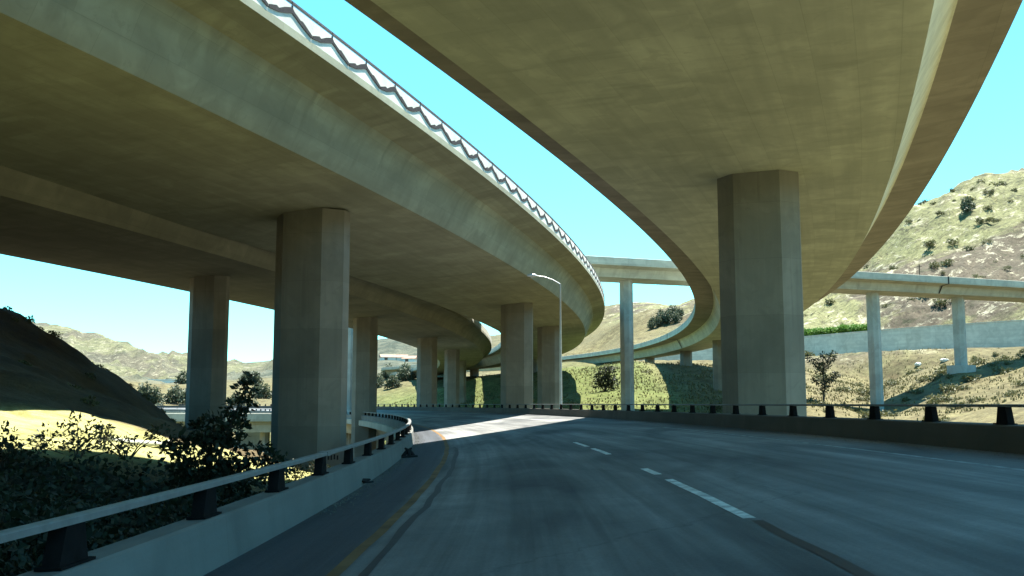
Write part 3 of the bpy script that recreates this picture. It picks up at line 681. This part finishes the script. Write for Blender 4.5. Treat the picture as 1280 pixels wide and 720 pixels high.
for (px, Y, sc_, nb, h), lab in zip(near, NL):
    loc = at_ground(px, Y); bl = blob_set(nb+3, 1.0, h, .22, .42)
    plant('leafy_bush', loc, bl, 1100 if Y < 17 else 430, .12, M['leaf_dark'], lab, 'bush', r0=.03, scale=sc_, rot=random.uniform(0, 6))
# dark creeping cover that fills the shaded ground behind the rail
v = []; f = []
gx = rng.uniform(-15, -3.7, 30000); gy = rng.uniform(2.5, 30, 30000)
keep = (gx > -16+.0*gy) & (gy < 16.2+(gx+15)*.82); gx, gy = gx[keep], gy[keep]; gz = height(gx, gy)
lump = fbm(gx, gy, .55, 3)
for x, y, z, l in zip(gx, gy, gz, lump):
    hh = max(.02, .30+.5*l)*random.random()**.5; sz = .125*random.uniform(.6, 1.5); c = np.array([x, y, z+hh]); a = rng.normal(size=3); a[2] = abs(a[2])*.6; a /= np.linalg.norm(a)
    w_ = np.cross(a, rng.normal(size=3)); w_ /= np.linalg.norm(w_)+1e-6; k = len(v)
    v += [tuple(c), tuple(c+a*sz*.5+w_*sz*.3), tuple(c+a*sz), tuple(c+a*sz*.5-w_*sz*.3)]; f.append((k, k+1, k+2, k+3))
tag(link('ground_cover', mesh('ground_cover', v, f, M['leaf_dark'])), 'dark creeping plants covering the shaded ground behind the left rail', 'ground cover', None, 'stuff')
grp = 'low brush on the dark hill crest'; crest = [mesh('low_brush', *leaf_cloud(blob_set(2, .05, .2, .22, .26), 200, .10), M['leaf_olive']) for _ in range(3)]
for i in range(38):
    pxx = random.uniform(0, 232); Y = 50+9*pxx/230+random.uniform(-2.5, 1.5) if i < 30 else random.uniform(32, 50)
    o = link('low_brush', random.choice(crest)); o.location = at_ground(pxx, Y, -.12); k = random.uniform(.5, 1.3); o.scale = (k,)*3; o.rotation_euler = (0, 0, random.uniform(0, 6)); tag(o, 'low dry brush growing on the dark shaded hill under the lower viaduct', 'brush', grp)
# sunlit pipe lying on the slope between the bushes
pts = []
for px, Y in ((138, 25.4), (150, 26), (170, 26.9), (186, 27.7), (203, 28.8), (215, 29.8)):
    x, y, z = at_ground(px, Y); pts.append((x, y, z+.06+.05*math.sin(px*.07)))
b = MB(); b.tube(pts, .075, 10); o = b.build('drain_pipe', M['pipe'], None, 50); tag(o, 'pale drain pipe lying across the sunlit strip of slope at left', 'pipe')

# sparse tree on the right slope
t = empty('bare_tree', at_ground(1029, 152), 'scraggly dark tree with sparse crown on the straw slope at right', 'tree')
bl = [(0,0,2.2,.6), (-1.0,0,3.6,.7), (.5,0,3.0,.8), (1.2,.2,3.9,.8), (2.0,0,4.4,.6), (-.2,0,5.2,.9), (.6,.3,6.0,.8), (-.9,-.2,6.3,.8), (1.3,0,6.9,.8), (.2,0,7.3,.6), (-1.8,0,6.9,.6), (1.9,.2,7.6,.5)]
v, f = leaf_cloud(bl, 1100, .36); link('crown', mesh('crown', v, f, M['leaf_dark']), t)
b = MB(); tk = [(0, 0, -.3), (.12, 0, 1.4), (.3, .05, 2.9), (.15, 0, 4.3), (.25, .1, 5.8), (.2, 0, 7.2)]; b.tube(tk, [.2, .17, .14, .11, .07, .03], 8)
for q in bl:
    k = max(i for i, a in enumerate(tk) if a[2] < q[2]-.5 or i == 0); a = tk[k]; b.tube([a, ((a[0]+q[0])/2, (a[1]+q[1])/2, (a[2]+q[2])/2+.15), q[:3]], [.07, .05, .02], 5)
    for _ in range(3):
        d_ = Vector((random.gauss(0, 1), random.gauss(0, 1), random.gauss(.3, .8))).normalized()*q[3]; b.tube([q[:3], Vector(q[:3])+d_], [.025, .008], 4, False)
b.build('trunk', M['bark'], t, 50)
# dark bush beside the ramp column
bl = [(0,0,1.6,1.3), (-.9,0,2.4,1.0), (.8,0,2.3,1.2), (0,0,3.4,1.0), (1.4,0,1.2,1.1), (-1.3,0,1.2,.9), (.9,0,3.8,.7)]
plant('round_bush', at_ground(757, 172), bl, 1200, .42, M['leaf_dark'], 'dark round bush on the green slope beside the ramp column', 'bush', r0=.12)
# grove on the brown hilltop
grp = 'trees on the brown hilltop'
base = None
bl = [(0,0,3.2,2.2), (-1.6,.3,2.6,1.8), (1.7,-.2,2.8,1.9), (.2,.4,5.0,1.6), (2.4,0,1.6,1.3), (-2.4,0,1.5,1.2)]
for i, (px, Y, s) in enumerate(((818,492,.7),(824,486,.8),(831,490,.95),(838,486,1.05),(845,492,1.1),(851,488,.9),(827,500,.8),(842,500,1.0),(815,484,.6),(848,482,.8))):
    l = at_ground(px, Y)
    if base is None: base = plant('hilltop_tree', l, bl, 700, 1.0, M['leaf_tree'], 'dark rounded tree in the grove on the brown hilltop', 'tree', grp, .3, 'trunk', s)
    else: dup(base, l, s, random.uniform(0, 6), None, grp)
dup(base, at_ground(1222, 372), 1.0, 1, 'lone dark bush high on the pale rocky hillside'); 
# scattered dry shrubs on the slopes
grp = 'dry shrubs scattered over the slopes'
protos = []
for k in range(4):
    bl = blob_set(5, 1.0, 1.1, .45, .75)
    v, f = leaf_cloud(bl, 260, .42); protos.append(mesh('dry_shrub', v, f, M['leaf_olive']))
cnt = 0
spots = []
while cnt < 250:
    Y = random.uniform(120, 420); px = random.uniform(640, 1300)
    if cnt < 120: Y = random.uniform(135, 235); px = random.uniform(930, 1300)
    elif cnt < 200: Y = random.uniform(275, 420); px = random.uniform(990, 1300)
    spots.append((W(px, 500, Y)[0], Y)); cnt += 1
hz = height([s[0] for s in spots], [s[1] for s in spots])
for (x, y), z in zip(spots, hz):
    o = link('dry_shrub', random.choice(protos)); o.location = (x, y, z-.2); k = random.uniform(.5, 1.3)*(1.5 if y > 270 else 1); o.scale = (k, k, k*.8); o.rotation_euler = (0, 0, random.uniform(0, 6))
    tag(o, 'dry olive shrub dotted on the slopes beyond the road', 'shrub', grp)
# dry grass tufts over the slopes
n_ = 22000; ty_ = rng.uniform(128, 250, n_); tx_ = (rng.uniform(470, 1310, n_)-640)/F*ty_; tz_ = height(tx_, ty_); dn = fbm(tx_, ty_, .07, 3)
v = []; f = []
for x, y, z, q in zip(tx_, ty_, tz_, dn):
    if q < rng.normal()*.25-.02: continue
    hgt_ = rng.uniform(.12, .45)
    for _ in range(4):
        a = rng.uniform(0, 6.28); dx, dy = math.cos(a), math.sin(a); k = len(v); w_ = .11
        v += [(x-dy*w_, y+dx*w_, z-.05), (x+dy*w_, y-dx*w_, z-.05), (x+dx*.3*hgt_, y+dy*.3*hgt_, z+hgt_)]; f.append((k, k+1, k+2))
tag(link('dry_grass', mesh('dry_grass', v, f, M['straw'])), 'dry grass tufts growing over the slopes beyond the road', 'grass', None, 'stuff')
# bright green shrubs above the wall
grp = 'bright green shrubs above the wall'; v, f = leaf_cloud(blob_set(7, 2.2, 2.0, .8, 1.3), 900, .5); gm = mesh('green_shrub', v, f, M['leaf_green'])
for i in range(16):
    j = 43+i*.9; x = float(np.interp(j, range(nW), wb[:, 0]))
    px = 1004+i*5.4; j = int(np.argmin(abs(640+F*wb[:, 0]/wb[:, 1]-px))); x, y = wb[j, 0]+1.0, wb[j, 1]+4.0+random.uniform(0, 2)
    o = link('green_shrub', gm); o.location = (x, y, wt[j, 2]-.2+random.uniform(0, .4)); k = random.uniform(.75, 1.05); o.scale = (k,)*3; o.rotation_euler = (0, 0, random.uniform(0, 6))
    tag(o, 'bright green shrub in the row along the top of the retaining wall', 'shrub', grp)
# valley trees beyond the left columns
grp = 'trees in the valley behind the left columns'
for i in range(34):
    px = random.choice((random.uniform(285, 345), random.uniform(425, 520), random.uniform(180, 235))); Y = random.uniform(230, 420)
    if px > 425: Y = random.uniform(270, 420)
    l = at_ground(px, Y, -.5); o = dup(base, l, random.uniform(.5, 1.0), random.uniform(0, 6), 'green tree in the hazy valley behind the left columns', grp)

# ------------------------------------------------------------ far houses, cars, mast
def house(px, Y, w, d, h, rot, label, flat=False):
    x, y, z = at_ground(px, Y); t = empty('house', (x, y, z-1), label, 'house', None); t.rotation_euler = (0, 0, rot)
    b = MB(); b.box((0, 0, (h+1)/2), (w, d, h+1)); wl = b.build('wall', M['housewall'], t)
    b = MB()
    if flat: b.box((0, 0, h+1.2), (w+.6, d+.6, .4))
    else:
        x0, y0, zt = w/2+.6, d/2+.6, h+1; vs = [(-x0,-y0,zt),(x0,-y0,zt),(x0,y0,zt),(-x0,y0,zt),(-x0,0,zt+d*.28),(x0,0,zt+d*.28)]
        b.add(vs, [(3,2,1,0),(0,1,5,4),(2,3,4,5),(1,2,5),(3,0,4)])
    b.build('roof', M['roof'] if not flat else M['housewall'], t)
    for k in range(int(w//5)):
        b = MB(); b.box((-w/2+2.5+k*5, -d/2-.03, h*.55+1), (1.8, .08, 1.5)); b.build('window', M['glass'], t)
for i, a in enumerate(((300, 610, 26, 14, 5, .1, 'long white flat-roofed building in the valley beside the leftmost column', True), (328, 600, 22, 14, 5, -.1, 'white flat-roofed building in the valley just left of the big near column', True),
          (212, 505, 22, 12, 4, .2, 'white building at the foot of the pale rocky hill', True), (484, 560, 8, 6, 2.2, .3, 'leftmost house on the grey-green hill between the columns', False), (498, 562, 9, 6, 2.2, 0, 'middle house on the grey-green hill between the columns', False), (512, 560, 7, 6, 2.2, -.2, 'rightmost house on the grey-green hill between the columns', False),
          (440, 640, 12, 8, 3, .2, 'house on the far hill beside the dark column', False))): house(*a)
def boulder(px, Y, w_, label):
    bm = bmesh.new(); bmesh.ops.create_icosphere(bm, subdivisions=3, radius=1)
    for v_ in bm.verts:
        n_ = noise.fractal(v_.co*1.3+Vector((px, 0, 0)), 1.0, 2.0, 4); v_.co *= 1+.28*n_; v_.co.x *= w_; v_.co.y *= w_*.6; v_.co.z *= .5
    me_ = bpy.data.meshes.new('boulder'); bm.to_mesh(me_); bm.free(); me_.materials.append(M['parapet_pale'])
    o = link('boulder', me_); o.location = at_ground(px, Y, .15); tag(o, label, 'boulder')
boulder(1150, 236, .8, 'pale boulder at the foot of the retaining wall, left one of two'); boulder(1183, 233, 1.0, 'pale boulder at the foot of the retaining wall, nearest the footed column')

# debris on the left shoulder
def debris(px, py, label, kind):
    dz = None; Y_ = 1.0
    for Y in np.arange(6, 60, .05):
        x, y, z = W(px, py, Y)
        if z <= rz(x, y): break
    t = MB()
    if kind == 0:
        for k in range(5):
            a = k*1.3; t.box((.08*math.cos(a), .10*math.sin(a), .05+.012*k), (.34, .13, .03), Matrix.Rotation(a, 3, 'Z') @ Matrix.Rotation(.25*math.sin(k*2), 3, 'X'))
    else:
        t.tube([(-.18, 0, .03), (-.05, .02, .16), (.10, 0, .26)], [.05, .06, .03], 7); t.tube([(.16, .05, .03), (.05, .02, .16), (-.10, 0, .27)], [.05, .06, .03], 7); t.box((0, 0, .03), (.45, .35, .05)); t.tube([(0, -.1, .05), (0, 0, .2)], .05, 6)
    o = t.build('rubber_scrap' if kind == 0 else 'crumpled_cone', M['black']); o.location = (x, y, rz(x, y)+.004); o.rotation_euler = (0, -.06, .3)
    tag(o, label, 'debris')
debris(450, 607, 'flat scrap of black tyre rubber on the left shoulder against the barrier', 0)
debris(511, 572, 'black crumpled tangle of debris on the left shoulder farther up the road', 1)

n_ = 2600; gs = rng.uniform(1, 45, n_); go = np.where(rng.random(n_) < .6, OL+.03+np.abs(rng.normal(0, .16, n_)), OR_-.03-np.abs(rng.normal(0, .22, n_))); v = []; f = []
for s_, o_ in zip(gs, go):
    q_ = Vector(rp(float(o_), float(s_), .003)); k = len(v); r_g = random.uniform(.006, .022); a = random.uniform(0, 6.28)
    v += [tuple(q_+Vector((r_g*math.cos(a+t_), r_g*math.sin(a+t_), 0))) for t_ in (0, 2.1, 4.2)]+[tuple(q_+Vector((0, 0, r_g*1.1)))]; f += [(k, k+1, k+3), (k+1, k+2, k+3), (k+2, k, k+3)]
tag(link('gravel', mesh('gravel', v, f, M['barrier'])), 'loose grit gathered along the foot of both road barriers', 'gravel', None, 'stuff')
# stencilled bridge number on the near left column (dark, worn, on its right chamfer)
sA = s_at_px(VA, 390, -10, 20); q, th = VA.at(sA)
b = MB()
for k, (a_, h_) in enumerate(((-.50, .26), (-.33, .24), (-.17, .27), (.0, .20), (.15, .26), (.31, .25), (.47, .22))): b.box((a_, (k % 3)*.02, 0), (.09, h_, .004))
tm = mesh('stencil', b.v, b.f, M['stencil'])
# chamfer centre in column frame
cxm, cym = (2.0-.435)*.96, (-1.25+.435)*.96
rot = Matrix.Rotation(-th, 4, 'Z'); cpos = rot @ Vector((cxm, cym, 0)); nrm = (rot @ Vector((1, -1, 0))).normalized()
o = link('stencil_marks', tm, VIA_A); wp = Vector((q[0], q[1], 0))+cpos+nrm*.006; wp.z = W(405, 570, 52)[2]
o.rotation_euler = (R_(90), 0, math.atan2(nrm.y, nrm.x)+R_(90)); o.location = wp-Vector(VIA_A.location)

# mast on the slope behind the ramp
b = MB(); l = at_ground(1157, 300); b.tube([(0, 0, -1), (0, 0, 9)], .12, 6); b.box((0, 0, 8.4), (1.6, .12, .12)); o = b.build('utility_pole', M['bark']); o.location = l
tag(o, 'thin dark utility pole on the hillside above the ramp joint', 'pole')

# ------------------------------------------------------------ light, sky, camera
AZ, EL = 50, 69.5
w = bpy.data.worlds.new('World'); SC.world = w; w.use_nodes = True; nt = w.node_tree
sky = nt.nodes.new('ShaderNodeTexSky'); sky.sky_type = 'NISHITA'; sky.sun_disc = False; sky.sun_elevation = R_(EL); sky.sun_rotation = R_(AZ)
sky.air_density = 1.0; sky.dust_density = .0; sky.ozone_density = 3.0
bg = nt.nodes['Background']; bg.inputs['Strength'].default_value = .10
tint = nt.nodes.new('ShaderNodeMix'); tint.data_type = 'RGBA'; tint.blend_type = 'MULTIPLY'; tint.inputs[0].default_value = 1
tint.inputs[7].default_value = (.42, 1.05, .95, 1); nt.links.new(sky.outputs[0], tint.inputs[6]); nt.links.new(tint.outputs[2], bg.inputs['Color'])
sl = bpy.data.lights.new('sun', 'SUN'); sl.energy = 5.0; sl.angle = R_(.53); sl.color = (1, .96, .86)
so = bpy.data.objects.new('sun', sl); COL.objects.link(so)
dv = Vector((math.sin(R_(AZ))*math.cos(R_(EL)), math.cos(R_(AZ))*math.cos(R_(EL)), math.sin(R_(EL))))
so.rotation_euler = dv.to_track_quat('Z', 'Y').to_euler()
cam = bpy.data.cameras.new('camera'); cam.sensor_width = 36; cam.lens = 36*F/1280; cam.clip_end = 20000; cam.clip_start = .1
co = bpy.data.objects.new('camera', cam); COL.objects.link(co); co.location = (0, 0, H); co.rotation_euler = (R_(90)+PITCH, 0, 0); SC.camera = co
vs_ = SC.view_settings; vs_.view_transform = 'Standard'; vs_.look = 'None'; vs_.gamma = 1; vs_.exposure = 1.95; vs_.use_curve_mapping = False
SC.render.engine = 'CYCLES'; cy = SC.cycles; cy.use_denoising = True; cy.max_bounces = 8; cy.diffuse_bounces = 5; cy.sample_clamp_indirect = 8
